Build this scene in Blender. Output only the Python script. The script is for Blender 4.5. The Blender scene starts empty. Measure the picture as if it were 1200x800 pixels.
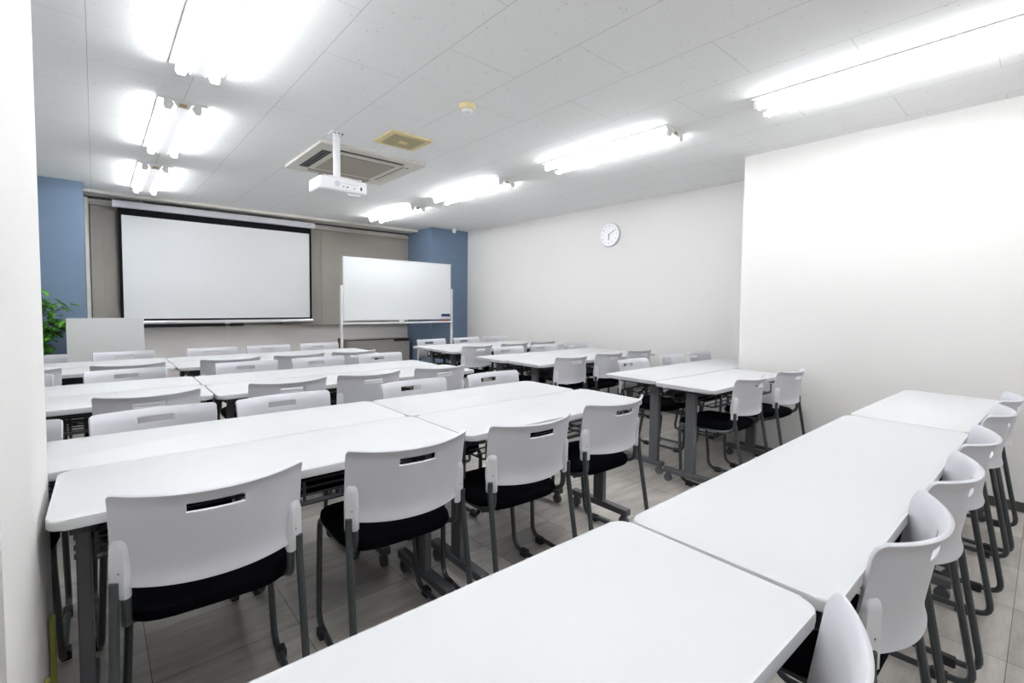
import bpy, bmesh, math, random
from mathutils import Vector, Matrix
from math import pi, sin, cos, radians

# ---------------------------------------------------------------- camera, world, exposure
SC = bpy.context.scene
COL = SC.collection
CAM_H = 1.225
FPX, PX, PY = 554.8, 599.1, 383.6
YAW, PITCH, ROLL = radians(41.31), radians(-2.69), radians(0.55)
TUBE_L = 25.0
EXPO = 0.80

cam = bpy.data.cameras.new('camera')
cam.sensor_width = 36.0
cam.sensor_fit = 'HORIZONTAL'
cam.lens = FPX / 1200 * 36
cam.shift_x = (600 - PX) / 1200
cam.shift_y = -(400 - PY) / 1200
cam.clip_start = 0.02
co = bpy.data.objects.new('camera', cam)
COL.objects.link(co)
f = Vector((sin(YAW) * cos(PITCH), cos(YAW) * cos(PITCH), sin(PITCH)))
r = Vector((cos(YAW), -sin(YAW), 0))
u = r.cross(f)
r2 = cos(ROLL) * r + sin(ROLL) * u
u2 = -sin(ROLL) * r + cos(ROLL) * u
co.matrix_world = Matrix(((r2.x, u2.x, -f.x, 0), (r2.y, u2.y, -f.y, 0), (r2.z, u2.z, -f.z, CAM_H), (0, 0, 0, 1)))
SC.camera = co

w = bpy.data.worlds.new('night_world')
SC.world = w
w.use_nodes = True
w.node_tree.nodes['Background'].inputs[0].default_value = (0.05, 0.06, 0.08, 1)
w.node_tree.nodes['Background'].inputs[1].default_value = 0.5
SC.view_settings.view_transform = 'Standard'
SC.view_settings.look = 'None'
SC.view_settings.exposure = EXPO
SC.view_settings.gamma = 1
SC.view_settings.use_curve_mapping = False

CEIL = 2.508
TT = 0.705           # table top height

# ---------------------------------------------------------------- materials
def mat(name, col, rough=0.6, metal=0.0, spec=0.5, emit=None, bump=None, vary=None, coat=0.0):
    m = bpy.data.materials.new(name)
    m.use_nodes = True
    nt = m.node_tree
    b = nt.nodes['Principled BSDF']
    b.inputs['Base Color'].default_value = (*col, 1)
    b.inputs['Roughness'].default_value = rough
    b.inputs['Metallic'].default_value = metal
    b.inputs['Specular IOR Level'].default_value = spec
    b.inputs['Coat Weight'].default_value = coat
    if emit:
        b.inputs['Emission Color'].default_value = (*emit[:3], 1)
        b.inputs['Emission Strength'].default_value = emit[3]
    tc = nt.nodes.new('ShaderNodeTexCoord')
    if bump:
        sc, st, stretch = bump
        mp = nt.nodes.new('ShaderNodeMapping')
        mp.inputs['Scale'].default_value = stretch
        nz = nt.nodes.new('ShaderNodeTexNoise')
        nz.inputs['Scale'].default_value = sc
        nz.inputs['Detail'].default_value = 3
        bp = nt.nodes.new('ShaderNodeBump')
        bp.inputs['Strength'].default_value = st
        bp.inputs['Distance'].default_value = 0.002
        nt.links.new(tc.outputs['Object'], mp.inputs[0])
        nt.links.new(mp.outputs[0], nz.inputs['Vector'])
        nt.links.new(nz.outputs['Fac'], bp.inputs['Height'])
        nt.links.new(bp.outputs[0], b.inputs['Normal'])
    if vary:
        sc, amt = vary
        nz = nt.nodes.new('ShaderNodeTexNoise')
        nz.inputs['Scale'].default_value = sc
        mx = nt.nodes.new('ShaderNodeMix')
        mx.data_type = 'RGBA'
        mx.inputs['A'].default_value = (*[c * (1 - amt) for c in col], 1)
        mx.inputs['B'].default_value = (*[min(1, c * (1 + amt)) for c in col], 1)
        nt.links.new(tc.outputs['Object'], nz.inputs['Vector'])
        nt.links.new(nz.outputs['Fac'], mx.inputs['Factor'])
        nt.links.new(mx.outputs['Result'], b.inputs['Base Color'])
    return m

M = {}
M['wall'] = mat('woven_wallpaper_white', (0.71, 0.694, 0.682), 0.85, spec=0.2, bump=(260, 0.25, (1, 1, 0.5)), vary=(2.0, 0.012))
M['wall_beige'] = mat('wallpaper_window_wall', (0.74, 0.71, 0.69), 0.85, spec=0.2, bump=(260, 0.2, (1, 1, 0.5)))
M['blue'] = mat('slate_blue_wallpaper', (0.155, 0.215, 0.31), 0.75, spec=0.25, bump=(180, 0.35, (1, 1, 0.2)), vary=(6, 0.08))
M['bounce_tint'] = mat('beige_bounce_tint_board', (0.76, 0.73, 0.67), 0.6)  # beige light bounced off the blinds, put into the board's colour
M['slot_shade'] = mat('dark_gap_shade', (0.05, 0.05, 0.05), 0.7)  # dark colour standing for the shade inside the curtain box slot
M['baseboard'] = mat('brown_vinyl_baseboard', (0.075, 0.068, 0.055), 0.5)
M['blind'] = mat('taupe_blind_slats', (0.50, 0.465, 0.42), 0.5)
M['frame_al'] = mat('window_aluminium', (0.30, 0.29, 0.27), 0.4, 0.6)
M['glass'] = mat('night_glass', (0.03, 0.035, 0.04), 0.05)
M['top'] = mat('white_laminate_top', (0.56, 0.565, 0.573), 0.5, spec=0.3, vary=(4, 0.006))
M['edge'] = mat('white_edge_band', (0.80, 0.79, 0.77), 0.45, spec=0.35)
M['steel'] = mat('charcoal_powder_coat', (0.040, 0.044, 0.052), 0.42, 0.3)
M['steel_l'] = mat('grey_powder_coat_leg', (0.115, 0.12, 0.13), 0.42, 0.2)
M['tube'] = mat('grey_green_chair_tube', (0.060, 0.070, 0.073), 0.35, 0.4)
M['plastic'] = mat('white_chair_plastic', (0.60, 0.60, 0.64), 0.42, spec=0.4, bump=(900, 0.05, (1, 1, 1)))
M['bracket'] = mat('white_bracket_plastic', (0.68, 0.68, 0.71), 0.4, spec=0.4)
M['fabric'] = mat('black_seat_fabric', (0.003, 0.0033, 0.005), 0.95, spec=0.05, bump=(700, 0.3, (1, 1, 1)))
M['rubber'] = mat('black_rubber', (0.018, 0.018, 0.02), 0.7)
M['caster'] = mat('grey_caster', (0.10, 0.105, 0.115), 0.5)
M['black'] = mat('black_matt', (0.004, 0.004, 0.006), 0.8, spec=0.2)
M['screen'] = mat('projection_screen_white', (0.80, 0.81, 0.825), 0.8, spec=0.1)
M['housing'] = mat('screen_housing_grey', (0.62, 0.62, 0.67), 0.4)
M['white'] = mat('white_paint_metal', (0.82, 0.82, 0.84), 0.35)
M['board'] = mat('whiteboard_enamel', (0.84, 0.86, 0.875), 0.2, spec=0.5)
M['alu'] = mat('bright_aluminium', (0.78, 0.78, 0.80), 0.3, 0.3)
M['fix'] = mat('fixture_white_enamel', (0.86, 0.87, 0.87), 0.35)
M['lamp'] = mat('fluorescent_tube_glow', (1, 1, 1), 0.5, emit=(0.965, 0.985, 1.0, TUBE_L))
M['cream'] = mat('air_conditioner_cream', (0.66, 0.635, 0.58), 0.5)
M['grille'] = mat('air_conditioner_grille', (0.37, 0.335, 0.28), 0.7, bump=(400, 0.4, (1, 1, 1)))
M['dark'] = mat('dark_slot', (0.025, 0.025, 0.022), 0.6)
M['yellowed'] = mat('yellowed_plastic', (0.72, 0.61, 0.33), 0.5)
M['yellow_gr'] = mat('yellowed_grille', (0.40, 0.35, 0.19), 0.6)
M['tan'] = mat('tan_tag', (0.52, 0.40, 0.22), 0.6)
M['convector'] = mat('taupe_convector_panel', (0.42, 0.39, 0.37), 0.5)
M['leaf'] = mat('leaf_green', (0.085, 0.30, 0.02), 0.4, vary=(9, 0.6))
M['bark'] = mat('bark_brown', (0.10, 0.07, 0.04), 0.8)
M['pot'] = mat('white_pot', (0.7, 0.7, 0.68), 0.4)
M['soil'] = mat('soil', (0.03, 0.02, 0.012), 0.95)
M['navy'] = mat('navy_eraser', (0.012, 0.025, 0.13), 0.6)
M['red'] = mat('red_marker', (0.55, 0.05, 0.04), 0.4)
M['hand'] = mat('clock_hand_black', (0.03, 0.03, 0.035), 0.5)
M['numeral'] = mat('clock_numeral_grey', (0.30, 0.31, 0.35), 0.6)
M['yg'] = mat('yellow_green_strap', (0.19, 0.20, 0.04), 0.6)
M['paper'] = mat('white_paper', (0.8, 0.8, 0.78), 0.7)
M['lectern'] = mat('white_lectern_board', (0.74, 0.75, 0.745), 0.5)

def math_node(nt, op, a, b=None, c=None):
    n = nt.nodes.new('ShaderNodeMath')
    n.operation = op
    for i, v in enumerate((a, b, c)):
        if v is None:
            continue
        if isinstance(v, (int, float)):
            n.inputs[i].default_value = v
        else:
            nt.links.new(v, n.inputs[i])
    return n.outputs[0]

def ceiling_mat():
    m = mat('acoustic_ceiling_tiles', (0.92, 0.925, 0.925), 0.9, spec=0.1)
    nt = m.node_tree
    b = nt.nodes['Principled BSDF']
    tc = nt.nodes.new('ShaderNodeTexCoord')
    sp = nt.nodes.new('ShaderNodeSeparateXYZ')
    nt.links.new(tc.outputs['Object'], sp.inputs[0])
    X, Y = sp.outputs[0], sp.outputs[1]
    cx = math_node(nt, 'DIVIDE', math_node(nt, 'SUBTRACT', X, 0.454), 0.455)
    fx = math_node(nt, 'FRACT', cx)
    ix = math_node(nt, 'FLOOR', cx)
    dx = math_node(nt, 'MULTIPLY', math_node(nt, 'MINIMUM', fx, math_node(nt, 'SUBTRACT', 1.0, fx)), 0.455)
    par = math_node(nt, 'FRACT', math_node(nt, 'MULTIPLY', ix, 0.5))       # 0 or 0.5
    cy = math_node(nt, 'ADD', math_node(nt, 'DIVIDE', math_node(nt, 'SUBTRACT', Y, 1.136), 0.91), par)
    fy = math_node(nt, 'FRACT', math_node(nt, 'ADD', cy, 20.0))
    dy = math_node(nt, 'MULTIPLY', math_node(nt, 'MINIMUM', fy, math_node(nt, 'SUBTRACT', 1.0, fy)), 0.91)
    lx = math_node(nt, 'LESS_THAN', dx, 0.0012)
    ly = math_node(nt, 'MULTIPLY', math_node(nt, 'LESS_THAN', dy, 0.0016), 0.55)
    ln = math_node(nt, 'MAXIMUM', lx, ly)
    # pits of the mineral-fibre tile
    vo = nt.nodes.new('ShaderNodeTexVoronoi')
    vo.inputs['Scale'].default_value = 32
    vo.inputs['Randomness'].default_value = 1
    nt.links.new(tc.outputs['Object'], vo.inputs['Vector'])
    nz = nt.nodes.new('ShaderNodeTexNoise')
    nz.inputs['Scale'].default_value = 14
    nt.links.new(tc.outputs['Object'], nz.inputs['Vector'])
    pit = math_node(nt, 'LESS_THAN', vo.outputs['Distance'], math_node(nt, 'MULTIPLY', math_node(nt, 'SUBTRACT', nz.outputs['Fac'], 0.40), 0.85))
    pit = math_node(nt, 'MULTIPLY', pit, 0.20)
    tot = math_node(nt, 'MINIMUM', math_node(nt, 'ADD', math_node(nt, 'MULTIPLY', ln, 0.6), pit), 0.75)
    mx = nt.nodes.new('ShaderNodeMix')
    mx.data_type = 'RGBA'
    mx.inputs['A'].default_value = (0.92, 0.925, 0.925, 1)
    mx.inputs['B'].default_value = (0.22, 0.22, 0.215, 1)
    nt.links.new(tot, mx.inputs['Factor'])
    nt.links.new(mx.outputs['Result'], b.inputs['Base Color'])
    return m
M['ceiling'] = ceiling_mat()

def floor_mat():
    m = mat('stone_look_vinyl_tile', (0.2, 0.19, 0.18), 0.32, spec=0.5)
    nt = m.node_tree
    b = nt.nodes['Principled BSDF']
    tc = nt.nodes.new('ShaderNodeTexCoord')
    sp = nt.nodes.new('ShaderNodeSeparateXYZ')
    nt.links.new(tc.outputs['Object'], sp.inputs[0])
    X, Y = sp.outputs[0], sp.outputs[1]
    cx = math_node(nt, 'DIVIDE', math_node(nt, 'SUBTRACT', X, 0.11 - 9), 0.45)
    cy = math_node(nt, 'DIVIDE', math_node(nt, 'SUBTRACT', Y, 2.15 - 9), 0.30)
    fx = math_node(nt, 'FRACT', cx)
    fy = math_node(nt, 'FRACT', cy)
    dx = math_node(nt, 'MULTIPLY', math_node(nt, 'MINIMUM', fx, math_node(nt, 'SUBTRACT', 1.0, fx)), 0.45)
    dy = math_node(nt, 'MULTIPLY', math_node(nt, 'MINIMUM', fy, math_node(nt, 'SUBTRACT', 1.0, fy)), 0.30)
    ln = math_node(nt, 'LESS_THAN', math_node(nt, 'MINIMUM', dx, dy), 0.0014)
    cb = nt.nodes.new('ShaderNodeCombineXYZ')
    nt.links.new(math_node(nt, 'FLOOR', cx), cb.inputs[0])
    nt.links.new(math_node(nt, 'FLOOR', cy), cb.inputs[1])
    wn = nt.nodes.new('ShaderNodeTexWhiteNoise')
    nt.links.new(cb.outputs[0], wn.inputs['Vector'])
    mp = nt.nodes.new('ShaderNodeMapping')
    mp.inputs['Scale'].default_value = (1.2, 6, 1)
    nt.links.new(tc.outputs['Object'], mp.inputs[0])
    nz = nt.nodes.new('ShaderNodeTexNoise')
    nz.inputs['Scale'].default_value = 3.2
    nz.inputs['Detail'].default_value = 7
    nz.inputs['Roughness'].default_value = 0.65
    nt.links.new(mp.outputs[0], nz.inputs['Vector'])
    t = math_node(nt, 'ADD', math_node(nt, 'MULTIPLY', nz.outputs['Fac'], 0.75), math_node(nt, 'MULTIPLY', wn.outputs['Value'], 0.22))
    cr = nt.nodes.new('ShaderNodeValToRGB')
    cr.color_ramp.elements[0].position = 0.25
    cr.color_ramp.elements[0].color = (0.27, 0.245, 0.225, 1)
    cr.color_ramp.elements[1].position = 0.75
    cr.color_ramp.elements[1].color = (0.64, 0.605, 0.56, 1)
    nt.links.new(t, cr.inputs[0])
    mx = nt.nodes.new('ShaderNodeMix')
    mx.data_type = 'RGBA'
    mx.inputs['B'].default_value = (0.05, 0.045, 0.04, 1)
    nt.links.new(math_node(nt, 'MULTIPLY', ln, 0.8), mx.inputs['Factor'])
    nt.links.new(cr.outputs[0], mx.inputs['A'])
    nt.links.new(mx.outputs['Result'], b.inputs['Base Color'])
    rg = math_node(nt, 'ADD', math_node(nt, 'MULTIPLY', nz.outputs['Fac'], 0.2), 0.22)
    nt.links.new(rg, b.inputs['Roughness'])
    return m
M['floor'] = floor_mat()

# ---------------------------------------------------------------- mesh helpers
def new():
    return bmesh.new()

def box(bm, x0, x1, y0, y1, z0, z1, bev=0.0, seg=2, mi=0):
    r = bmesh.ops.create_cube(bm, size=1)
    vs = r['verts']
    for v in vs:
        v.co = Vector(((x0 + x1) / 2 + v.co.x * (x1 - x0), (y0 + y1) / 2 + v.co.y * (y1 - y0), (z0 + z1) / 2 + v.co.z * (z1 - z0)))
    fs = set(f for v in vs for f in v.link_faces)
    for f in fs:
        f.material_index = mi
    if bev > 0:
        es = list(set(e for v in vs for e in v.link_edges))
        rb = bmesh.ops.bevel(bm, geom=es, offset=bev, segments=seg, affect='EDGES', profile=0.5)
        for f in rb['faces']:
            f.material_index = mi
    return vs

def obox(bm, c, half, ax, bev=0.0):
    """box with centre c, half sizes, axes ax (three vectors)"""
    vs = bmesh.ops.create_cube(bm, size=2)['verts']
    for v in vs:
        v.co = Vector(c) + ax[0] * (v.co.x * half[0]) + ax[1] * (v.co.y * half[1]) + ax[2] * (v.co.z * half[2])
    if bev > 0:
        es = list(set(e for v in vs for e in v.link_edges))
        bmesh.ops.bevel(bm, geom=es, offset=bev, segments=2, affect='EDGES', profile=0.5)

def fillet(pts, rad, n=5):
    pts = [Vector(p) for p in pts]
    out = [pts[0]]
    for i in range(1, len(pts) - 1):
        a, b, c = pts[i - 1], pts[i], pts[i + 1]
        d1, d2 = (a - b), (c - b)
        r_ = rad[i] if isinstance(rad, (list, tuple)) else rad
        L = min(r_, d1.length * 0.49, d2.length * 0.49)
        p1, p2 = b + d1.normalized() * L, b + d2.normalized() * L
        for k in range(n + 1):
            t = k / n
            out.append((1 - t) ** 2 * p1 + 2 * t * (1 - t) * b + t * t * p2)
    out.append(pts[-1])
    return out

def tube(bm, pts, rad, n=8, closed=False, mi=0):
    pts = [Vector(p) for p in pts]
    N = len(pts)
    rings = []
    prev = None
    for i, p in enumerate(pts):
        if i == 0:
            t = pts[1] - p
        elif i == N - 1:
            t = p - pts[i - 1]
        else:
            t = (pts[i + 1] - p).normalized() + (p - pts[i - 1]).normalized()
        t.normalize()
        if prev is None:
            a = Vector((0, 0, 1)) if abs(t.z) < 0.9 else Vector((1, 0, 0))
            nrm = t.cross(a).normalized()
        else:
            nrm = (prev - t * prev.dot(t)).normalized()
        prev = nrm
        bn = t.cross(nrm)
        rr = rad[i] if isinstance(rad, (list, tuple)) else rad
        rings.append([bm.verts.new(p + rr * (cos(2 * pi * k / n) * nrm + sin(2 * pi * k / n) * bn)) for k in range(n)])
    for i in range(N - 1):
        for k in range(n):
            f = bm.faces.new((rings[i][k], rings[i][(k + 1) % n], rings[i + 1][(k + 1) % n], rings[i + 1][k]))
            f.material_index = mi
    f = bm.faces.new(rings[0][::-1]); f.material_index = mi
    f = bm.faces.new(rings[-1]); f.material_index = mi

def prism(bm, prof, axis, a, b, mi=0):
    """extrude a 2-D profile along axis ('x','y','z') from a to b"""
    def P(p, t):
        if axis == 'x':
            return Vector((t, p[0], p[1]))
        if axis == 'y':
            return Vector((p[0], t, p[1]))
        return Vector((p[0], p[1], t))
    A = [bm.verts.new(P(p, a)) for p in prof]
    B = [bm.verts.new(P(p, b)) for p in prof]
    n = len(prof)
    fs = [bm.faces.new(A), bm.faces.new(B[::-1])]
    for i in range(n):
        fs.append(bm.faces.new((A[i], B[i], B[(i + 1) % n], A[(i + 1) % n])))
    for f in fs:
        f.material_index = mi
    return A, B

def round_rect(x0, x1, y0, y1, rad, n=6):
    out = []
    for cx, cy, a0 in ((x1 - rad, y1 - rad, 0), (x0 + rad, y1 - rad, 90), (x0 + rad, y0 + rad, 180), (x1 - rad, y0 + rad, 270)):
        for k in range(n + 1):
            a = radians(a0 + 90 * k / n)
            out.append((cx + rad * cos(a), cy + rad * sin(a)))
    return out

def obj(name, bm, m, parent=None, smooth=False, kind=None):
    bmesh.ops.recalc_face_normals(bm, faces=bm.faces)
    me = bpy.data.meshes.new(name)
    bm.to_mesh(me)
    bm.free()
    for x in (m if isinstance(m, (list, tuple)) else [m]):
        me.materials.append(x)
    if smooth:
        me.shade_smooth()
        try:
            me.set_sharp_from_angle(angle=radians(40))
        except Exception:
            pass
    o = bpy.data.objects.new(name, me)
    COL.objects.link(o)
    if parent:
        o.parent = parent
    if kind:
        o['kind'] = kind
    return o

def tag(o, label, cat, group=None):
    o['label'] = label
    o['category'] = cat
    if group:
        o['group'] = group
    return o

def thing(name, label, cat, loc=(0, 0, 0), rz=0, group=None):
    o = bpy.data.objects.new(name, None)
    o.empty_display_size = 0.1
    COL.objects.link(o)
    o.location = loc
    o.rotation_euler = (0, 0, rz)
    return tag(o, label, cat, group)

def dup(root, loc, rz, label, group=None):
    r_ = root.copy()
    COL.objects.link(r_)
    r_.location = loc
    r_.rotation_euler = (0, 0, rz)
    r_['label'] = label
    if group:
        r_['group'] = group
    for ch in list(root.children):
        c = ch.copy()
        COL.objects.link(c)
        c.parent = r_
        for g in list(ch.children):
            d = g.copy()
            COL.objects.link(d)
            d.parent = c
    return r_

# ---------------------------------------------------------------- the room
def struct(name, m, boxes):
    bm = new()
    for b in boxes:
        box(bm, *b)
    return obj(name, bm, m, kind='structure')

XL, XR, XP = -1.75, 4.97, 4.20     # left wall, right wall, protruding part of the right wall
YB, YF = -3.2, 7.66                # behind the camera, window wall
struct('floor', M['floor'], [(XL - 0.1, XR + 0.15, YB - 0.1, YF + 0.1, -0.06, 0.0)])
struct('ceiling', M['ceiling'], [(XL - 0.1, XR + 0.15, YB - 0.1, YF + 0.1, CEIL, CEIL + 0.06)])
struct('wall_right', M['wall'], [(XR, XR + 0.12, 1.70, YF + 0.1, 0, CEIL)])
struct('wall_right_front', M['wall'], [(XP, XR + 0.12, YB, 1.775, 0, CEIL)])
struct('wall_left', M['wall'], [(XL - 0.1, XL, YB, YF + 0.1, 0, CEIL)])
struct('wall_near', M['wall'], [(XL - 0.1, XR + 0.12, YB - 0.1, YB, 0, CEIL)])
struct('wall_left_front', M['wall'], [(XL, -0.116, 1.04, 1.925, 0, CEIL)])
# window wall: built around the wide window opening
WX0, WX1, WZ0, WZ1 = -0.03, 4.235, 0.90, 2.40
struct('wall_back', M['wall_beige'], [(XL, XR, YF, YF + 0.12, 0, WZ0), (XL, WX0, YF, YF + 0.12, WZ0, CEIL),
                                      (WX1, XR, YF, YF + 0.12, WZ0, CEIL), (WX0, WX1, YF, YF + 0.12, WZ1, CEIL)])
struct('wall_back_left', M['blue'], [(XL, -0.07, 6.93, YF, 0, CEIL)])
struct('wall_back_right', M['blue'], [(4.235, XR, 6.84, YF, 0, CEIL)])
struct('trim_1', M['bounce_tint'], [(-0.07, 4.235, 7.30, YF, CEIL - 0.035, CEIL - 0.001), (-0.07, -0.035, 7.60, YF, 0.90, CEIL - 0.035)])  # ceiling strip tinted by blind bounce, made as a beige board
struct('trim_2', M['slot_shade'], [(-0.07, 4.235, 7.60, YF - 0.001, CEIL - 0.05, CEIL - 0.035)])  # solid dark strip in place of the shaded slot
bm = new()
box(bm, WX0, WX1, YF + 0.05, YF + 0.055, WZ0, WZ1, mi=1)
for x in (WX0, 1.04, 2.10, 3.16, WX1 - 0.04):
    box(bm, x, x + 0.04, YF + 0.03, YF + 0.08, WZ0, WZ1)
for z in (WZ0, WZ1 - 0.04):
    box(bm, WX0, WX1, YF + 0.03, YF + 0.08, z, z + 0.04)
obj('window_1', bm, [M['frame_al'], M['glass']], kind='structure')
bm = new()
box(bm, XP - 0.008, XP - 0.0005, YB, 1.78, 0, 0.06)
obj('baseboard_right_front', bm, M['baseboard'], kind='structure')
bm = new()
box(bm, XR - 0.008, XR - 0.0005, 1.78, 6.84, 0, 0.06)
obj('baseboard_right', bm, M['baseboard'], kind='structure')
bm = new()
box(bm, -0.06, 4.23, YF - 0.008, YF - 0.0005, 0, 0.06)
obj('baseboard_back', bm, M['baseboard'], kind='structure')
bm = new()
box(bm, XL, -0.1155, 1.031, 1.0395, 0, 0.06)
box(bm, -0.1155, -0.108, 1.031, 1.93, 0, 0.06)
obj('baseboard_left', bm, M['baseboard'], kind='structure')

# blinds
def blind(x0, x1, zbot, label):
    t = thing('venetian_blind', label, 'blind', ((x0 + x1) / 2, 7.61, zbot), 0, 'blinds on the window wall')
    hw = (x1 - x0) / 2
    bm = new()
    z = 0.03
    H = 2.44 - zbot
    while z < H - 0.07:
        prism(bm, [(-0.011, z - 0.0105), (0.004, z + 0.012), (0.006, z + 0.012), (-0.009, z - 0.0105)], 'x', -hw + 0.004, hw - 0.004)
        z += 0.0215
    obj('slats', bm, M['blind'], t)
    bm = new(); box(bm, -hw, hw, -0.016, 0.016, H - 0.06, H - 0.02, 0.003)
    obj('head_rail', bm, M['blind'], t)
    bm = new(); box(bm, -hw, hw, -0.012, 0.012, 0, 0.018, 0.003)
    obj('bottom_rail', bm, M['blind'], t)
    bm = new()
    for k in range(5):
        x = -hw + 0.12 + k * (2 * hw - 0.24) / 4
        box(bm, x - 0.0015, x + 0.0015, -0.0155, -0.0135, 0.01, H - 0.05)
    obj('ladder_cord', bm, M['blind'], t)
blind(-0.025, 2.08, 0.935, 'taupe slatted blind showing as a narrow strip left of the projection screen')
blind(2.10, 4.225, 0.89, 'taupe slatted blind between projection screen and blue column, behind the whiteboard')

# ---------------------------------------------------------------- chair
def shell_pt(s, z, back=0.0):
    """outer skin of the backrest: s across -1..1, z height; returns x, y (forward is +y)"""
    t = (z - 0.535) / 0.235
    D = 0.073 + 0.004 * t
    y = -D * (1 - abs(s) ** 2.15)
    y -= 0.034 * t
    if t > 0.86:
        y -= 0.012 * ((t - 0.86) / 0.14) ** 1.6
    if t < 0.22:
        y -= 0.014 * ((0.22 - t) / 0.22) ** 2
    x = 0.214 * s * (1 + 0.02 * t)
    return x, y + 0.030

def backrest_mesh():
    bm = new()
    ns = 40
    ss = sorted([-1 + 2 * i / ns for i in range(ns + 1)] + [q * e_ for q in (-1, 1) for e_ in (0.965, 0.98, 0.99, 0.996)])
    ns = len(ss) - 1
    zs = [0.535, 0.545, 0.56, 0.58, 0.60, 0.63, 0.66, 0.69, 0.703, 0.712, 0.719, 0.730, 0.737, 0.748, 0.760, 0.770]
    grid = []
    for z in zs:
        row = []
        for s in ss:
            zz = z
            e = max(0, (abs(s) - 0.95) / 0.05)
            topcut = 0.011 * (1 - math.sqrt(max(0, 1 - e * e)))
            zz = min(z, 0.770 - topcut) if z > 0.745 else z
            x, y = shell_pt(s, zz)
            tt = (zz - 0.535) / 0.235
            zz -= (1 - s * s) * (0.008 * max(0, tt) ** 2 + 0.009 * (1 - tt) ** 3)
            row.append(bm.verts.new((x, y, zz)))
        grid.append(row)
    sl = 0.325
    for j in range(len(zs) - 1):
        for i in range(ns):
            m_ = abs((ss[i] + ss[i + 1]) / 2)
            if zs[j] > 0.7115 and zs[j + 1] < 0.7375 and m_ < sl:
                if not ((j == 9 or j == 11) and m_ > sl - 0.03):
                    continue
            a = (grid[j][i], grid[j][i + 1], grid[j + 1][i + 1], grid[j + 1][i])
            bm.faces.new(a)
    bmesh.ops.remove_doubles(bm, verts=bm.verts, dist=0.0002)
    # thickness: inner skin toward +y
    geom = list(bm.faces)
    ret = bmesh.ops.solidify(bm, geom=geom, thickness=0.009)
    # round the rim a little
    es = [e for e in bm.edges if len(e.link_faces) == 2 and e.calc_face_angle(0) > radians(60)]
    bmesh.ops.bevel(bm, geom=es, offset=0.0028, segments=2, affect='EDGES', profile=0.5, clamp_overlap=True)
    return bm

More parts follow.
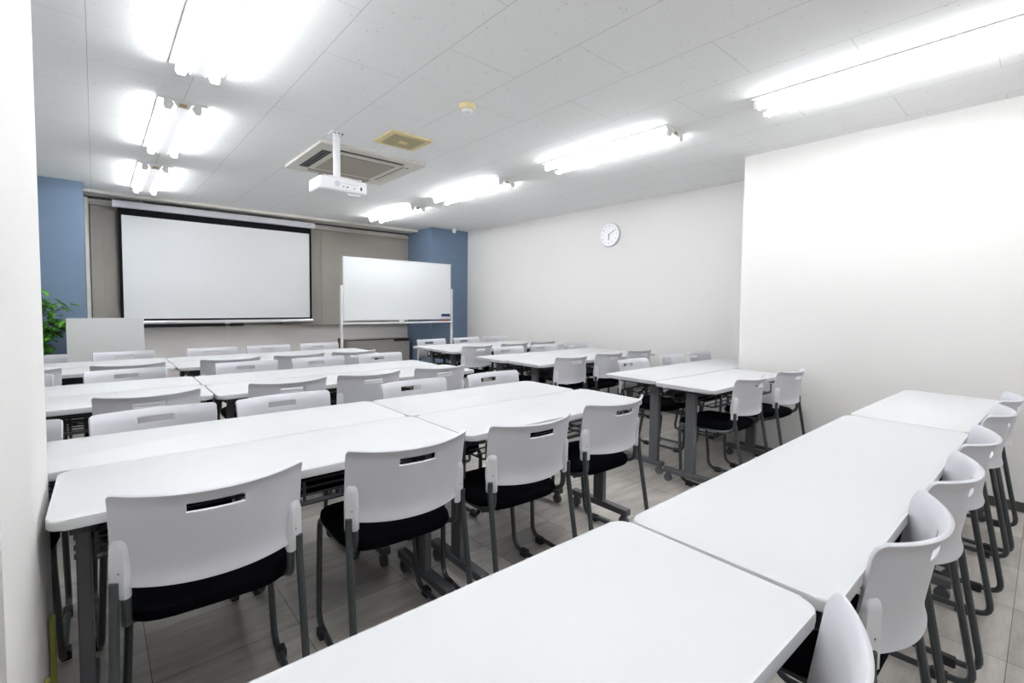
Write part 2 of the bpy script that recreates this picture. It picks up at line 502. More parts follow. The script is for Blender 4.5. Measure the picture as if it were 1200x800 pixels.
def make_chair():
    t = thing('meeting_chair', 'x', 'chair')
    bm = backrest_mesh()
    obj('backrest', bm, M['plastic'], t, smooth=True)
    for s in (-1, 1):
        # side bracket clasping the tube: follows the shell's end
        bm = new()
        rows = [0.506, 0.510, 0.55, 0.59, 0.628, 0.643, 0.652]
        wid = [0.9, 1.0, 1.0, 1.0, 0.97, 0.80, 0.5]
        dep = [0.8, 1.0, 1.0, 1.0, 0.95, 0.65, 0.25]
        A = []
        for z, wf, df in zip(rows, wid, dep):
            xo, yo = shell_pt(s * 1.0, max(z, 0.59) - 0.03)
            xi, yi = shell_pt(s * 0.80, max(z, 0.59) - 0.03)
            cx, cy = (xo + xi) / 2 + s * 0.002, (yo + yi) / 2 - 0.001
            tx, ty = (xo - xi), (yo - yi)
            L = math.hypot(tx, ty); tx /= L; ty /= L
            nx, ny = s * ty, -s * tx
            if ny > 0:
                nx, ny = -nx, -ny
            hw, hd = 0.0225 * wf, 0.0135 * df
            ring = []
            for a, b in ((-1, 0.25), (-1, -0.4), (-0.75, -1), (0.75, -1), (1, -0.4), (1, 0.25)):
                ring.append(bm.verts.new((cx + tx * hw * a - nx * hd * b, cy + ty * hw * a - ny * hd * b, z)))
            A.append(ring)
        for j in range(len(A) - 1):
            for k in range(6):
                bm.faces.new((A[j][k], A[j][(k + 1) % 6], A[j + 1][(k + 1) % 6], A[j + 1][k]))
        bm.faces.new(A[0][::-1]); bm.faces.new(A[-1])
        br = obj('side_bracket', bm, M['bracket'], t, smooth=True)
        xo, yo = shell_pt(s * 0.93, 0.57)
        bm = new()
        tube(bm, [(xo, yo - 0.0, 0.572), (xo - s * 0.002, yo - 0.0195, 0.572)], 0.0030, 6)
        obj('screw', bm, M['dark'], br)
    for s in (-1, 1):
        X1 = s * 0.208
        path = [(s * 0.186, 0.004, 0.545), (s * 0.186, 0.004, 0.438), (s * 0.188, 0.07, 0.412), (s * 0.190, 0.385, 0.412),
                (s * 0.205, 0.355, 0.022), (s * 0.215, -0.085, 0.022), (X1, -0.002, 0.50), (X1, -0.002, 0.55)]
        # order: inner hook, under seat, front leg down, floor runner back, rear leg up
        pts = fillet(path, [0, 0.035, 0.03, 0.05, 0.055, 0.05, 0.05, 0], 5)
        bm = new()
        tube(bm, pts, 0.0108, 8)
        obj('sled_leg', bm, M['tube'], t, smooth=True)
        for y in (0.29, 0.0):
            bm = new()
            box(bm, s * (0.209 + 0.004) - 0.014, s * (0.209 + 0.004) + 0.014, y - 0.022, y + 0.022, 0.0, 0.033, 0.004)
            obj('rubber_foot', bm, M['rubber'], t)
    for y, z in ((0.34, 0.405), (0.08, 0.405)):
        bm = new()
        tube(bm, [(-0.19, y, z), (0.19, y, z)], 0.009, 8)
        obj('crossbar', bm, M['tube'], t, smooth=True)
    # seat cushion
    bm = new()
    prof = []
    n = 32
    def outline(k, sc):
        a = 2 * pi * k / n
        ex = 2 / 4.2
        x = 0.212 * sc * math.copysign(abs(cos(a)) ** ex, cos(a))
        y = 0.205 * sc * math.copysign(abs(sin(a)) ** ex, sin(a))
        y2 = 0.205 + y
        x *= (0.95 + 0.05 * (y2 / 0.41))
        return x, y2 + 0.005
    rings = []
    for sc, z in ((0.86, 0.412), (0.97, 0.416), (1.0, 0.430), (0.99, 0.446), (0.94, 0.455), (0.80, 0.458), (0.45, 0.453), (0.1, 0.451)):
        ring = []
        for k in range(n):
            x, y = outline(k, sc) if sc > 0.9 else (outline(k, 1)[0] * sc, 0.21 + (outline(k, 1)[1] - 0.21) * sc)
            zz = z
            if y > 0.33 and z > 0.42:
                zz -= 0.018 * ((y - 0.33) / 0.09) ** 2
            ring.append(bm.verts.new((x, y, zz)))
        rings.append(ring)
    for j in range(len(rings) - 1):
        for k in range(n):
            bm.faces.new((rings[j][k], rings[j][(k + 1) % n], rings[j + 1][(k + 1) % n], rings[j + 1][k]))
    bm.faces.new(rings[0][::-1]); bm.faces.new(rings[-1])
    obj('seat', bm, M['fabric'], t, smooth=True)
    return t

CH = make_chair()
first = [True]
GRP = {}
def chair(xc, ytip, face, label, group, rz=0.0):
    """face=+1 looks to +Y (back toward the camera side), -1 looks to -Y"""
    a = (0 if face > 0 else pi) + radians(rz)
    if first[0]:
        first[0] = False
        CH.location = (xc, ytip, 0); CH.rotation_euler = (0, 0, a)
        CH['label'] = label; CH['group'] = group
        return CH
    return dup(CH, (xc, ytip, 0), a, label, group)

ORD = ['leftmost', 'second from left', 'third from left', 'fourth from left', 'rightmost']
def chair_row(specs, face, labels, group):
    for (x, y, rz), lb in zip(specs, labels):
        chair(x, y, face, lb, group, rz)

chair_row([(0.225, 1.44, -4), (0.79, 1.415, -4), (1.325, 1.375, -3), (1.90, 1.395, -2)], 1,
          ['largest chair back seen from behind, beside the wall pier at bottom left',
           'chair back in the middle foreground, just right of the largest bottom left one',
           'chair seen from behind at nearest left row, just right of the table seam',
           'chair seen from behind at right end of the nearest left row, beside the aisle'],
          'chairs on the camera side of the nearest left table row')
chair_row([(-0.32, 2.47, 1), (0.187, 2.47, 1), (0.694, 2.46, 1), (1.415, 2.46, 0), (1.997, 2.44, 0)], -1,
          ['chair cut off by the wall pier, facing us just beyond the nearest left table row',
           'widest white chair top facing us, first full one beyond the nearest left row',
           'second widest white chair top facing us beyond the nearest left row',
           'white chair top facing us behind the seam end of the nearest left row',
           'white chair top facing us at the far right corner of the nearest left table row'],
          'chairs on the far side of the nearest left table row')
chair_row([(0.194, 2.98, -1), (0.859, 2.98, -1), (1.366, 2.98, -1), (1.915, 2.97, -1)], 1,
          ['grey chair back, leftmost on near side of the second left table row',
           'grey chair back second from left on near side of the second left table row',
           'grey chair back third from left on near side of the second left table row',
           'grey chair back at the right end on near side of the second left table row'],
          'chairs on the near side of the second left table row')
chair_row([(-0.42, 4.05, 0), (0.148, 4.05, 0), (0.869, 4.05, 0), (1.406, 4.05, 0), (1.963, 4.05, 0)], -1,
          ['chair sliver beside the wall pier beyond the second left table row',
           'white chair top facing us, first full one from left beyond the second left row',
           'white chair top facing us, second full one from left beyond the second left row',
           'white chair top facing us, third full one from left beyond the second left row',
           'white chair top facing us at right end beyond the second left row, dark slot visible'],
          'chairs on the far side of the second left table row')
chair_row([(-0.40, 4.45, 0), (0.178, 4.46, 0), (0.834, 4.45, 0), (1.374, 4.45, 0), (1.88, 4.45, 0)], 1,
          ['grey chair back half hidden by the wall pier at the third left table row',
           'grey chair back, first full one from left at near side of the third left row',
           'grey chair back, second full one from left at near side of the third left row',
           'grey chair back, third full one from left at near side of the third left row',
           'grey chair back at right end of near side of the third left table row'],
          'chairs on the near side of the third left table row')
chair_row([(-0.40, 5.50, 0), (0.189, 5.50, 0), (0.873, 5.50, 0), (1.388, 5.50, 0), (1.92, 5.50, 0)], -1,
          ['small white chair top under the plant, beyond the third left table row',
           'small white chair top right in front of the white lectern',
           'small white chair top just right of the lectern, below the projection screen',
           'small white chair top below the right part of the projection screen',
           'small white chair top left of the whiteboard post, beyond the third left row'],
          'chairs on the far side of the third left table row')
chair_row([(3.252, 4.28, 0), (3.808, 4.27, 0), (4.297, 4.27, 0)], 1,
          ['chair seen from behind at left of the far right table group near the whiteboard',
           'middle chair seen from behind on the near side of the far right table group',
           'chair seen from behind nearest the wall at the far right table group'],
          'chairs on the near side of the far right table group')
chair_row([(3.295, 5.32, 0), (3.855, 5.32, 0), (4.373, 5.32, 0)], -1,
          ['chair facing us in front of the blue column, left of the whiteboard post',
           'chair with dark slot facing us just right of the whiteboard post',
           'chair facing us nearest the right wall at the far right table group'],
          'chairs on the far side of the far right table group')
chair_row([(3.246, 2.86, 0), (3.806, 2.86, 0), (4.327, 2.86, 0)], 1,
          ['large chair back at left of the middle right table group',
           'chair back in the middle of the near side of the middle right table group',
           'chair back nearest the wall at the middle right table group'],
          'chairs on the near side of the middle right table group')
chair_row([(3.381, 3.88, 0), (3.927, 3.88, 0), (4.474, 3.88, 0)], -1,
          ['white chair top facing us, leftmost beyond the middle right table group',
           'white chair top facing us, middle one beyond the middle right table group',
           'white chair top facing us against the wall beyond the middle right table group'],
          'chairs on the far side of the middle right table group')
chair_row([(3.25, 1.30, 0), (3.85, 1.26, -2)], 1,
          ['chair back at nearest right group, left one of the two by the wall',
           'chair back touching the right wall at the nearest right table group'],
          'chairs on the near side of the nearest right table group')
chair_row([(3.449, 2.33, 0), (4.076, 2.33, 0), (4.60, 2.33, 0)], -1,
          ['white chair top facing us, leftmost beyond the nearest right table group',
           'white chair top facing us, middle one beyond the nearest right table group',
           'white chair top facing us beside the wall corner, beyond the nearest right group'],
          'chairs on the far side of the nearest right table group')
chair_row([(0.672, 0.216, 0), (1.343, 0.208, 0), (1.861, 0.195, 0), (2.398, 0.186, 0), (3.077, 0.17, 0), (3.60, 0.158, 0)], 1,
          ['chair back cut off at the bottom edge, nearest the camera along the long right table',
           'big chair back at the seam of the two long foreground tables',
           'chair back third up from the bottom edge along the long right table line',
           'chair back fourth up from the bottom edge along the long right table line',
           'chair back second from the far end, cut by the right edge of the picture',
           'farthest chair back at the end of the long table line beside the wall'],
          'chairs along the long table line at right')

# ---------------------------------------------------------------- tables
def table(x0, x1, y0, y1, label, group, inset=0.10, rz=-0.8, cdy=0.0, shelf=True):
    cx, cy = (x0 + x1) / 2, (y0 + y1) / 2
    hx, hy = (x1 - x0) / 2 - 0.001, (y1 - y0) / 2 - 0.001
    t = thing('meeting_table', label, 'table', (cx, cy, 0), radians(rz), group)
    bm = new()
    pr = round_rect(-hx, hx, -hy, hy, 0.035)
    A, B = prism(bm, pr, 'z', TT - 0.026, TT)
    es = [e for e in bm.edges if abs(e.verts[0].co.z - e.verts[1].co.z) < 1e-6]
    bmesh.ops.bevel(bm, geom=es, offset=0.006, segments=3, affect='EDGES', profile=0.5)
    obj('tabletop', bm, M['top'], t, smooth=True)
    bm = new()
    box(bm, -hx + inset, hx - inset, -0.030, 0.030, TT - 0.085, TT - 0.027, 0.003)
    obj('beam', bm, M['steel'], t)
    for x in (-hx + inset, hx - inset):
        bm = new()
        box(bm, x - 0.02, x + 0.02, -hy + 0.05, hy - 0.05, TT - 0.06, TT - 0.027, 0.003)
        obj('top_bracket', bm, M['steel'], t)
    for x in (-hx + inset, hx - inset):
        bm = new()
        box(bm, x - 0.016, x + 0.016, cdy - 0.036, cdy + 0.036, 0.085, TT - 0.06, 0.004)
        lg = obj('leg', bm, M['steel_l'], t)
        bm = new()
        for z in (0.52, 0.545, 0.575):
            s_ = -1 if x < 0 else 1
            tube(bm, [(x + s_ * 0.016, cdy, z), (x + s_ * 0.021, cdy, z)], 0.008, 10)
        obj('bolt', bm, M['caster'], lg)
        bm = new()
        box(bm, x - 0.022, x + 0.022, -hy + 0.02, hy - 0.02, 0.062, 0.098, 0.005)
        ft = obj('foot_bar', bm, M['steel_l'], t)
        for y in (-hy + 0.05, hy - 0.05):
            bm = new()
            tube(bm, [(x - 0.011, y, 0.027), (x + 0.011, y, 0.027)], 0.027, 14)
            box(bm, x - 0.014, x + 0.014, y - 0.012, y + 0.012, 0.045, 0.064)
            obj('caster', bm, M['caster'], ft, smooth=True)
    if shelf:
        bm = new()
        for k in range(6):
            y = -hy + 0.06 + k * (2 * hy - 0.12) / 5
            tube(bm, [(-hx + inset + 0.03, y, 0.575), (hx - inset - 0.03, y, 0.575)], 0.004 if k not in (0, 5) else 0.008, 6)
        for x in (-hx + inset + 0.03, 0, hx - inset - 0.03):
            tube(bm, fillet([(x, -hy + 0.06, 0.64), (x, -hy + 0.06, 0.568), (x, hy - 0.06, 0.568), (x, hy - 0.06, 0.64)], 0.02, 3), 0.005, 6)
        obj('wire_shelf', bm, M['steel'], t, smooth=True)
    for x in (-1, 1):
        bm = new()
        xx = x * (hx - inset - 0.01)
        tube(bm, [(xx, 0.02, 0.56), (xx - x * 0.16, 0.02, TT - 0.07)], 0.008, 6)
        obj('brace', bm, M['steel'], t)
    return t

G1 = 'tables of the nearest left row'
table(-0.100, 1.098, 1.515, 1.965, 'white meeting table at near left, rounded corner beside the wall pier', G1, 0.06)
table(1.102, 2.300, 1.485, 1.935, 'white meeting table at near right of nearest left row, beside the aisle', G1, 0.10)
table(-0.700, 1.090, 1.970, 2.418, 'white meeting table at far left of nearest left row, running behind the wall pier', G1, 0.10)
table(1.094, 2.240, 1.937, 2.385, 'white meeting table at far right corner of nearest left row', G1, 0.10)
G2 = 'tables of the second left row'
table(-1.29, 0.498, 3.10, 3.545, 'near left table of the second left row, cut off by the wall pier', G2, 0.1, -1)
table(0.502, 2.285, 3.03, 3.475, 'near right table of the second left row', G2, 0.1, -0.6)
table(-1.29, 0.498, 3.55, 4.00, 'far left table of the second left row, cut off by the wall pier', G2, 0.1, -1)
table(0.502, 2.230, 3.482, 3.94, 'far right table of the second left row', G2, 0.1, -0.6)
G3 = 'tables of the third left row'
table(-1.31, 0.476, 4.57, 5.02, 'near left table of the third left row, in front of the lectern', G3, 0.1, -1)
table(0.480, 2.26, 4.50, 4.95, 'near right table of the third left row below the screen', G3, 0.1, -0.5)
table(-1.31, 0.476, 5.03, 5.475, 'far left table of the third left row, nearest the lectern', G3, 0.1, -1)
table(0.480, 2.29, 4.958, 5.41, 'far right table of the third left row, nearest the screen', G3, 0.1, -0.5)
GA = 'tables of the nearest right group'
table(2.875, 4.075, 1.35, 1.775, 'front table of the nearest right group, short one against the wall corner', GA, 0.13, -1)
table(2.93, 4.73, 1.780, 2.235, 'rear table of the nearest right group, running past the wall corner', GA, 0.15, -1, -0.13)
GB = 'tables of the middle right group'
table(2.90, 4.70, 2.90, 3.35, 'near table of the middle right group', GB, 0.16, -1)
table(2.86, 4.66, 3.355, 3.80, 'far table of the middle right group', GB, 0.16, -1)
GC = 'tables of the far right group'
table(2.95, 4.75, 4.32, 4.77, 'near table of the far right group in front of the blue column', GC, 0.16, -1)
table(2.95, 4.75, 4.775, 5.22, 'far table of the far right group, nearest the whiteboard', GC, 0.16, -1)
G0 = 'long line of tables in the right foreground'
table(-0.845, 0.955, 0.270, 0.709, 'big white table filling the bottom foreground, nearest the camera', G0, 0.10, -1.8)
table(0.964, 2.762, 0.213, 0.653, 'long white table in the middle of the right foreground table line', G0, 0.10, -0.7)
table(2.772, 3.925, 0.186, 0.618, 'short white table at the far end of the foreground line, beside the wall', G0, 0.10, -2.0)

# ---------------------------------------------------------------- fluorescent lights
def make_fixture():
    t = thing('ceiling_light', 'x', 'light')
    L = 0.627
    bm = new()
    prof = [(-0.128, 0), (0.128, 0), (0.128, -0.009), (0.050, -0.014), (0.034, -0.046), (-0.034, -0.046), (-0.050, -0.014), (-0.128, -0.009)]
    prism(bm, prof, 'y', -L, L)
    bd = obj('fixture_body', bm, M['fix'], t)
    for s in (-1, 1):
        bm = new()
        box(bm, -0.02, 0.02, s * L - 0.001, s * L + 0.001, -0.042, -0.020)
        obj('end_tag', bm, M['tan'], bd)
    for s in (-1, 1):
        bm = new()
        tube(bm, [(s * 0.078, -0.598, -0.043), (s * 0.078, 0.598, -0.043)], 0.0162, 14)
        obj('fluorescent_tube', bm, M['lamp'], t, smooth=True)
        for e in (-1, 1):
            bm = new()
            prism(bm, [(s * 0.045, -0.030), (s * 0.060, -0.012), (s * 0.100, -0.010), (s * 0.104, -0.045), (s * 0.096, -0.066), (s * 0.062, -0.066)], 'y', e * 0.600, e * 0.622)
            obj('lamp_socket', bm, M['fix'], t)
    return t
FX = make_fixture()
spots = [(0.454, 0.68, 'unseen twin-tube fill light added to the left row above the camera'),  # added out of view to brighten the foreground tables
         (0.454, -1.17, 'unseen twin-tube fill light added to the left row behind the camera'),  # added fill behind the camera for the dark chair backs
         (3.184, -1.17, 'unseen twin-tube fill light added to the right row behind the camera'),  # unseen fill, added at the row spacing to lift the foreground
         (0.454, 2.53, 'twin-tube light in the left ceiling row, cut off by the top edge'),
         (0.454, 4.34, 'twin-tube light in the middle of the left ceiling row'),
         (0.454, 6.20, 'twin-tube light of the left ceiling row nearest the projection screen'),
         (3.184, 0.64, 'big twin-tube light at top right above the wall'),
         (3.184, 2.465, 'twin-tube light in the right ceiling row nearest above the clock'),
         (3.184, 4.33, 'twin-tube light in the right ceiling row between clock and air conditioner'),
         (3.184, 6.10, 'small far twin-tube light of the right ceiling row above the whiteboard')]
for i, (x, y, lb) in enumerate(spots):
    if i == 0:
        FX.location = (x, y, CEIL); FX['label'] = lb; FX['group'] = 'ceiling fluorescent lights'
    else:
        dup(FX, (x, y, CEIL), 0, lb, 'ceiling fluorescent lights')

# ---------------------------------------------------------------- projection screen
SY = 7.45
t = thing('projection_screen', 'wide pull-down projection screen with black border on the window wall', 'screen', (1.36, SY, 0.95))
bm = new()
prism(bm, [(-0.035, 1.405), (0.035, 1.405), (0.045, 1.42), (0.045, 1.48), (0.035, 1.487), (-0.035, 1.487), (-0.042, 1.475), (-0.042, 1.415)], 'x', -1.175, 1.165)
obj('housing', bm, M['housing'], t)
for x in (-1.179, 1.165):
    bm = new()
    box(bm, x, x + 0.005, -0.044, 0.046, 1.403, 1.489)
    obj('end_cap', bm, M['white'], t)
for x in (-0.9, 0.9):
    bm = new()
    box(bm, x - 0.02, x + 0.02, -0.02, 0.02, 1.480, 1.522)
    obj('mounting_bracket', bm, M['steel_l'], t)
bm = new()
box(bm, -1.128, 1.128, 0.0, 0.003, 0.035, 1.41)
fb = obj('screen_border', bm, M['black'], t)
bm = new()
box(bm, -1.097, 1.097, -0.0012, -0.0002, 0.062, 1.322)
obj('screen_fabric', bm, M['screen'], fb)
bm = new()
prism(bm, [(-0.012, 0.0), (0.012, 0.0), (0.014, 0.02), (0.006, 0.037), (-0.006, 0.037), (-0.014, 0.02)], 'x', -1.145, 1.145)
obj('bottom_bar', bm, M['alu'], t)
bm = new()
box(bm, -0.03, 0.03, -0.008, 0.008, -0.012, 0.001)
tube(bm, fillet([(-0.012, 0, -0.01), (-0.015, 0, -0.05), (0.015, 0, -0.05), (0.012, 0, -0.01)], 0.012, 3), 0.0015, 5)
tube(bm, [(0, 0, -0.05), (0.002, 0, -0.42)], 0.0018, 5)
obj('pull_cord', bm, M['white'], t)
# dark batten on the wall below the screen
bm = new()
box(bm, 0.30, 1.60, YF - 0.02, YF - 0.001, 0.892, 0.932, 0.003)
tag(obj('wall_rail', bm, M['steel']), 'dark horizontal rail on the wall just under the projection screen', 'rail')

# ---------------------------------------------------------------- lectern, plant
t = thing('lectern', 'plain white lectern panel standing left of the projection screen', 'lectern', (0.083, 6.3, 0))
bm = new(); box(bm, -0.30, 0.30, 0, 0.02, 0.03, 1.056, 0.002); obj('front_panel', bm, M['lectern'], t)
for s in (-1, 1):
    bm = new()
    prism(bm, [(0.02, 0.03), (0.42, 0.03), (0.42, 0.93), (0.02, 1.03)], 'x', s * 0.298, s * 0.278)
    obj('side_panel', bm, M['lectern'], t)
bm = new()
prism(bm, [(0.02, 1.03), (0.45, 0.922), (0.45, 0.94), (0.02, 1.05)], 'x', -0.30, 0.30)
obj('sloped_top', bm, M['lectern'], t)
bm = new(); box(bm, -0.277, 0.277, 0.03, 0.40, 0.50, 0.52); obj('shelf', bm, M['lectern'], t)
for x in (-0.26, 0.26):
    for y in (0.05, 0.38):
        bm = new(); tube(bm, [(x, y, 0.0), (x, y, 0.03)], 0.02, 10); obj('foot', bm, M['rubber'], t)

random.seed(5)
t = thing('potted_plant', 'leafy green potted plant against the blue column at left', 'plant', (-0.47, 6.55, 0))
bm = new()
tube(bm, [(0, 0, 0), (0, 0, 0.02), (0, 0, 0.26), (0, 0, 0.28)], [0.10, 0.11, 0.145, 0.15], 20)
pt = obj('pot', bm, M['pot'], t, smooth=True)
bm = new(); tube(bm, [(0, 0, 0.275), (0, 0, 0.284)], 0.135, 20); obj('soil', bm, M['soil'], pt)
bm = new()
tips = []
tube(bm, [(0, 0, 0.27), (0.01, 0.01, 0.55), (-0.01, 0, 0.85), (0.01, 0, 1.2)], [0.016, 0.014, 0.011, 0.006], 8)
for k in range(44):
    a = random.uniform(0, 2 * pi); zz = random.uniform(0.6, 1.15); L = random.uniform(0.15, 0.30)
    e = Vector((cos(a) * L, sin(a) * L * 0.9, zz + random.uniform(0.0, 0.22)))
    b0 = Vector((0, 0, zz - 0.05))
    tube(bm, [b0, b0.lerp(e, 0.5) + Vector((0, 0, 0.03)), e], [0.005, 0.004, 0.002], 5)
    tips.append((b0, e))
obj('stem', bm, M['bark'], t, smooth=True)
bm = new()
def leaf(bm, p, d, up, L, W):
    side = d.cross(up).normalized()
    n_ = side.cross(d).normalized()
    rows = [(0, 0.0), (0.2, 0.7), (0.45, 1.0), (0.75, 0.7), (1.0, 0.0)]
    prev = None
    for tt, ww in rows:
        c = p + d * (L * tt) - Vector((0, 0, 1)) * (L * 0.35 * tt * tt)
        if ww == 0:
            cur = [bm.verts.new(c)]
        else:
            cur = [bm.verts.new(c - side * W * ww + n_ * W * 0.25), bm.verts.new(c), bm.verts.new(c + side * W * ww + n_ * W * 0.25)]
        if prev:
            if len(prev) == 1:
                bm.faces.new((prev[0], cur[1], cur[0])); bm.faces.new((prev[0], cur[2], cur[1]))
            elif len(cur) == 1:
                bm.faces.new((prev[0], prev[1], cur[0])); bm.faces.new((prev[1], prev[2], cur[0]))
            else:
                bm.faces.new((prev[0], prev[1], cur[1], cur[0])); bm.faces.new((prev[1], prev[2], cur[2], cur[1]))
        prev = cur
for b0, e in tips:
    for q in range(11):
        p = b0.lerp(e, random.uniform(0.35, 1.0)) + Vector((random.uniform(-.02, .02), random.uniform(-.02, .02), random.uniform(-.03, .04)))
        a = random.uniform(0, 2 * pi)
        d = Vector((cos(a), sin(a), random.uniform(-0.5, 0.4))).normalized()
        leaf(bm, p, d, Vector((0, 0, 1)), random.uniform(0.06, 0.10), random.uniform(0.018, 0.030))
obj('foliage', bm, M['leaf'], t)

# ---------------------------------------------------------------- whiteboard
WY = 6.50
t = thing('whiteboard', 'wide double-sided whiteboard on a white wheeled stand in front of the blue column', 'whiteboard', (3.485, WY, 0))
bm = new(); box(bm, -0.875, 0.875, -0.009, 0.009, 1.005, 1.865); pn = obj('board_panel', bm, M['board'], t)
bm = new()
for a in ((-0.892, 0.892, 1.862, 1.882), (-0.892, 0.892, 0.988, 1.008), (-0.892, -0.872, 0.99, 1.88), (0.872, 0.892, 0.99, 1.88)):
    box(bm, a[0], a[1], -0.013, 0.013, a[2], a[3], 0.002)
obj('board_frame', bm, M['alu'], t)
for sx in (-1, 1):
    for z in (0.998, 1.872):
        bm = new()
        box(bm, sx * 0.890 - 0.008, sx * 0.890 + 0.008, -0.015, 0.015, z - 0.012, z + 0.012, 0.003)
        obj('corner_cap', bm, M['housing'], t)
bm = new(); box(bm, -0.90, 0.90, -0.055, 0.03, 0.935, 0.958, 0.003); obj('pen_tray', bm, M['white'], t)
bm = new(); box(bm, -0.04, 0.04, -0.02, 0.02, 0.958, 0.99, 0.004); obj('latch', bm, M['alu'], t)
for s in (-1, 1):
    bm = new(); box(bm, s * 0.913 - 0.014, s * 0.913 + 0.014, -0.02, 0.02, 0.09, 1.48, 0.003); obj('post', bm, M['white'], t)
    bm = new(); tube(bm, [(s * 0.89, 0, 1.43), (s * 0.91, 0, 1.43)], 0.014, 10); obj('pivot', bm, M['alu'], t)
    bm = new(); box(bm, s * 0.913 - 0.02, s * 0.913 + 0.02, -0.28, 0.28, 0.06, 0.095, 0.004); fb = obj('foot_bar', bm, M['white'], t)
    for y in (-0.25, 0.25):
        bm = new(); tube(bm, [(s * 0.913 - 0.012, y, 0.03), (s * 0.913 + 0.012, y, 0.03)], 0.03, 14)
        box(bm, s * 0.913 - 0.015, s * 0.913 + 0.015, y - 0.012, y + 0.012, 0.045, 0.062)
        obj('caster', bm, M['caster'], fb, smooth=True)
bm = new(); box(bm, -0.90, 0.90, -0.012, 0.012, 0.20, 0.24, 0.003); obj('crossbar', bm, M['white'], t)
bm = new(); box(bm, 4.195, 4.345, WY - 0.045, WY - 0.0135, 1.035, 1.075, 0.005)
tag(obj('board_eraser', bm, M['navy']), 'navy blue eraser stuck to the lower right corner of the whiteboard', 'eraser')
bm = new(); tube(bm, [(4.20, WY - 0.035, 0.967), (4.33, WY - 0.035, 0.967)], 0.0085, 8)
tag(obj('marker_pen', bm, M['red'], smooth=True), 'red marker lying at the right end of the whiteboard tray', 'marker')

# ---------------------------------------------------------------- convector under the window
t = thing('convector_heater', 'low taupe heater cabinet against the wall under the whiteboard', 'heater', (3.60, 7.655, 0))
bm = new(); box(bm, -0.56, 0.555, -0.22, 0, 0.02, 0.645, 0.006); obj('cabinet', bm, M['convector'], t)
bm = new(); box(bm, -0.56, 0.555, -0.222, -0.19, 0.622, 0.638); obj('outlet_slot', bm, M['dark'], t)
bm = new(); box(bm, 0.25, 0.545, -0.224, -0.20, 0.585, 0.632, 0.002); obj('control_cover', bm, M['dark'], t)
bm = new(); box(bm, -0.45, 0.24, -0.2225, -0.21, 0.10, 0.57, 0.003); obj('front_panel', bm, M['convector'], t)
bm = new(); box(bm, 2.96, 3.02, 7.56, 7.655, 0.50, 0.66, 0.004)
tag(obj('junction_box', bm, M['bark']), 'small brown box on the wall beside the whiteboard post', 'box')

# ---------------------------------------------------------------- ceiling things
t = thing('air_conditioner', 'square cream ceiling air conditioner cassette behind the projector arm', 'air conditioner', (1.835, 4.30, CEIL), 0)
bm = new()
prism(bm, round_rect(-0.475, 0.475, -0.475, 0.475, 0.015, 3), 'z', -0.022, 0)
pn = obj('panel', bm, M['cream'], t)
bm = new(); box(bm, -0.27, 0.27, -0.27, 0.27, -0.030, -0.021, 0.006); obj('intake_grille', bm, M['grille'], t)
for k in range(4):
    a = k * pi / 2
    ax = [Vector((cos(a), sin(a), 0)), Vector((-sin(a), cos(a), 0)), Vector((0, 0, 1))]
    c = Vector((cos(a), sin(a), 0)) * 0.36
    bm = new()
    if k == 2:
        obox(bm, c + Vector((0, 0, -0.0215)), (0.040, 0.30, 0.002), ax)
        sl = obj('air_outlet', bm, M['dark'], t)
        bm = new()
        for o_ in (-0.012, 0.02):
            obox(bm, c + ax[0] * o_ + Vector((0, 0, -0.025)), (0.0025, 0.29, 0.003), ax)
        obj('louver_vane', bm, M['steel_l'], sl)
    else:
        obox(bm, c + Vector((0, 0, -0.0215)), (0.030, 0.30, 0.002), ax)
        sl = obj('air_outlet', bm, M['dark'], t)
        bm = new()
        tl = Vector((cos(a) * 0.95, sin(a) * 0.95, -0.30)).normalized()
        obox(bm, c - ax[0] * 0.004 + Vector((0, 0, -0.026)), (0.022, 0.295, 0.0025), [tl, ax[1], tl.cross(ax[1])])
        obj('louver_vane', bm, M['cream'] if k != 1 else M['grille'], sl)

t = thing('ceiling_vent', 'small yellowed square exhaust vent in the ceiling beside the air conditioner', 'vent', (1.845, 3.405, CEIL))
bm = new(); prism(bm, round_rect(-0.175, 0.175, -0.16, 0.16, 0.02, 4), 'z', -0.012, 0); obj('vent_frame', bm, M['yellowed'], t)
bm = new(); box(bm, -0.13, 0.13, -0.118, 0.118, -0.019, -0.011, 0.004)
g_ = obj('vent_grille', bm, M['yellow_gr'], t)
bm = new(); box(bm, -0.032, 0.032, -0.024, 0.024, -0.024, -0.018, 0.002); obj('center_badge', bm, M['yellowed'], g_)

t = thing('smoke_detector', 'round smoke detector with yellowed ring on the ceiling', 'smoke detector', (1.83, 2.53, CEIL))
bm = new(); tube(bm, [(0, 0, 0), (0, 0, -0.006), (0, 0, -0.028), (0, 0, -0.032)], [0.052, 0.053, 0.050, 0.046], 28); obj('ring', bm, M['yellowed'], t, smooth=True)
bm = new(); tube(bm, [(0, 0, -0.030), (0, 0, -0.045), (0, 0, -0.052), (0, 0, -0.054)], [0.038, 0.036, 0.028, 0.012], 28); obj('sensor_dome', bm, M['white'], t, smooth=True)

t = thing('ceiling_sensor', 'tiny white dome on the ceiling in front of the right blue column', 'sensor', (4.60, 6.72, CEIL))
bm = new(); tube(bm, [(0, 0, 0), (0, 0, -0.03)], 0.03, 16); obj('base', bm, M['white'], t, smooth=True)
bm = new(); tube(bm, [(0, 0, -0.028), (0, 0, -0.06), (0, 0, -0.075)], [0.035, 0.034, 0.016], 16); obj('dome', bm, M['white'], t, smooth=True)

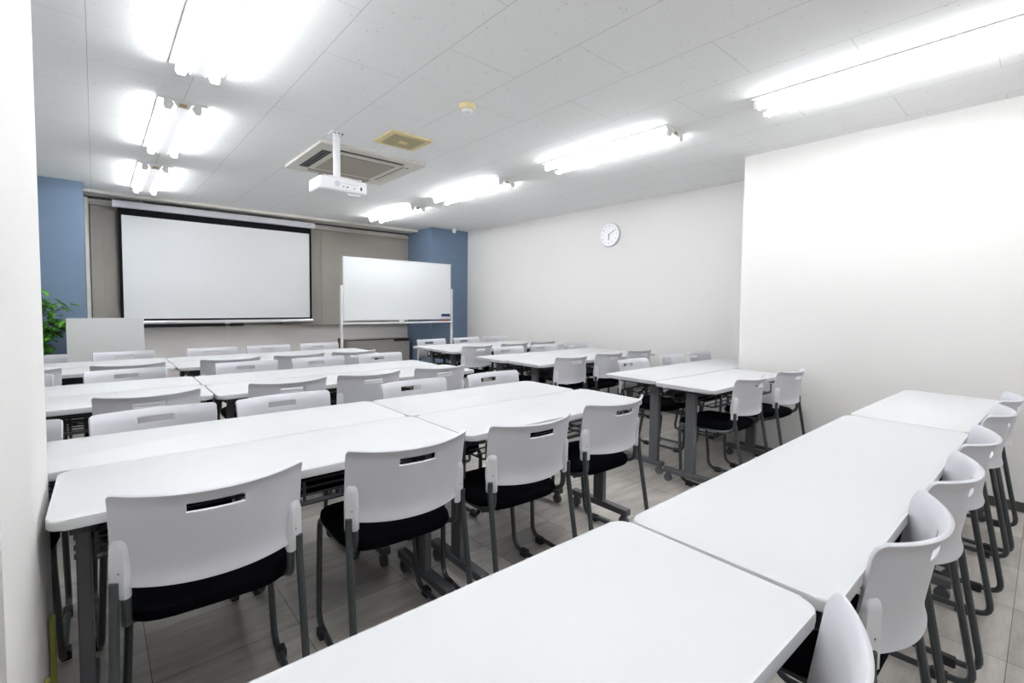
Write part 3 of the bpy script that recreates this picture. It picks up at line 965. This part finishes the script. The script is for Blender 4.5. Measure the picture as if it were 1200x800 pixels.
# projector
t = thing('projector', 'white projector hanging from the ceiling on a short pole', 'projector', (1.40, 3.60, CEIL))
bm = new(); box(bm, -0.05, 0.05, -0.05, 0.05, -0.010, 0, 0.002)
mt = obj('ceiling_plate', bm, M['white'], t)
bm = new()
for x, y in ((-0.03, -0.03), (0.03, -0.03), (0.0, -0.035), (0.03, 0.03)):
    tube(bm, [(x, y, -0.010), (x, y, -0.016)], 0.006, 8)
obj('bolt', bm, M['dark'], mt)
bm = new(); tube(bm, [(-0.005, 0, -0.01), (-0.005, 0, -0.335)], 0.026, 20); obj('pole', bm, M['white'], t, smooth=True)
bm = new()
box(bm, -0.085, 0.085, -0.055, 0.055, -0.347, -0.335, 0.003)
for x, y in ((-0.12, -0.06), (-0.05, 0.08), (0.15, -0.08)):
    tube(bm, [(0, 0, -0.341), (x, y, -0.345), (x, y, -0.362)], 0.006, 6)
obj('mount_arm', bm, M['white'], t)
bm = new()
box(bm, -0.175, 0.185, -0.115, 0.115, -0.455, -0.358, 0.018, 4)
bd = obj('projector_body', bm, M['white'], t, smooth=True)
bm = new()
for x, w_, h_ in ((0.00, 0.012, 0.006), (0.03, 0.016, 0.007), (0.085, 0.008, 0.008)):
    box(bm, x - w_ / 2, x + w_ / 2, -0.1165, -0.1145, -0.42 - h_ / 2, -0.42 + h_ / 2)
box(bm, 0.13, 0.142, -0.1165, -0.1145, -0.43, -0.405)
for k in range(9):
    box(bm, -0.01 + k * 0.014, -0.003 + k * 0.014, -0.1165, -0.1145, -0.398, -0.396)
obj('port', bm, M['dark'], bd)
bm = new()
for x, y in ((-0.155, -0.085), (-0.11, 0.03), (0.165, -0.09)):
    tube(bm, [(x, y, -0.360), (x, y, -0.350)], 0.012, 10)
obj('adjusting_foot', bm, M['dark'], bd)
bm = new(); tube(bm, [(0.10, 0.10, -0.405), (0.10, 0.135, -0.405)], [0.038, 0.036], 20)
obj('lens', bm, M['dark'], bd, smooth=True)
bm = new(); prism(bm, [(0.03, -0.456), (0.15, -0.456), (0.13, -0.470), (0.05, -0.470)], 'y', -0.09, 0.02); obj('lamp_cover', bm, M['white'], bd)
bm = new(); tube(bm, [(-0.045, -0.1145, -0.405), (-0.045, -0.1165, -0.405)], 0.022, 20); obj('speaker_grille', bm, M['housing'], bd)

# ---------------------------------------------------------------- wall clock
t = thing('wall_clock', 'round white wall clock showing about ten past six on the right wall', 'clock', (XR - 0.001, 3.745, 2.133))
def disc(x0, x1, rr, n=48):
    bm_ = new(); tube(bm_, [(x0, 0, 0), (x1, 0, 0)], rr, n); return bm_
bm = new(); tube(bm, [(0, 0, 0), (-0.025, 0, 0), (-0.032, 0, 0), (-0.034, 0, 0)], [0.150, 0.153, 0.149, 0.143], 48)
obj('case', bm, M['housing'], t, smooth=True)
fc = obj('dial', disc(-0.033, -0.0355, 0.140), M['white'], t)
def hand(ang, L, w_, x):
    """clock angle clockwise from 12 as seen from the room (viewer looks to +X, right is -Y)"""
    a = radians(ang)
    d = Vector((0, -sin(a), cos(a)))
    sd = Vector((0, -cos(a), -sin(a)))
    bm_ = new()
    obox(bm_, Vector((x, 0, 0)) + d * (L / 2 - 0.01), (0.0008, w_, L / 2), [Vector((1, 0, 0)), sd, d])
    return bm_
obj('hour_hand', hand(185, 0.080, 0.0045, -0.039), M['hand'], t)
obj('minute_hand', hand(60, 0.105, 0.0032, -0.041), M['hand'], t)
for k in range(1, 13):
    cu = bpy.data.curves.new('numeral', 'FONT')
    cu.body = str(k)
    cu.size = 0.034
    cu.align_x = 'CENTER'; cu.align_y = 'CENTER'
    cu.extrude = 0.0004
    cu.materials.append(M['numeral'])
    tmp = bpy.data.objects.new('numeral', cu)
    COL.objects.link(tmp)
    dg = bpy.context.evaluated_depsgraph_get()
    me = bpy.data.meshes.new_from_object(tmp.evaluated_get(dg))
    bpy.data.objects.remove(tmp)
    o = bpy.data.objects.new('numeral', me)
    COL.objects.link(o)
    o.parent = fc
    a = radians(30 * k)
    # text x -> -Y, text y -> Z, normal -> -X
    o.matrix_local = Matrix(((0, 0, -1, -0.0362), (-1, 0, 0, -sin(a) * 0.112), (0, 1, 0, cos(a) * 0.112), (0, 0, 0, 1)))

# ---------------------------------------------------------------- small things
bm = new()
box(bm, -0.113, -0.100, 1.72, 1.745, 0.0, 0.38, 0.003)
tag(obj('folded_strap', bm, M['yg']), 'narrow yellow-green strip standing at the foot of the wall pier, the taller one', 'strip')
bm = new()
box(bm, -0.113, -0.102, 1.545, 1.565, 0.0, 0.315, 0.003)
tag(obj('folded_strap', bm, M['yg']), 'short yellow-green strip at the pier foot at the bottom left edge', 'strip')
bm = new()
obox(bm, (1.05, 1.71, 0.0035), (0.012, 0.0025, 0.0008), [Vector((0.7, 0.7, 0)), Vector((-0.7, 0.7, 0)), Vector((0, 0, 1))])
obox(bm, (1.05, 1.71, 0.0035), (0.0025, 0.012, 0.0008), [Vector((0.7, 0.7, 0)), Vector((-0.7, 0.7, 0)), Vector((0, 0, 1))])
tag(obj('floor_mark', bm, M['paper']), 'tiny white cross mark on the dark floor under the nearest left tables', 'mark')
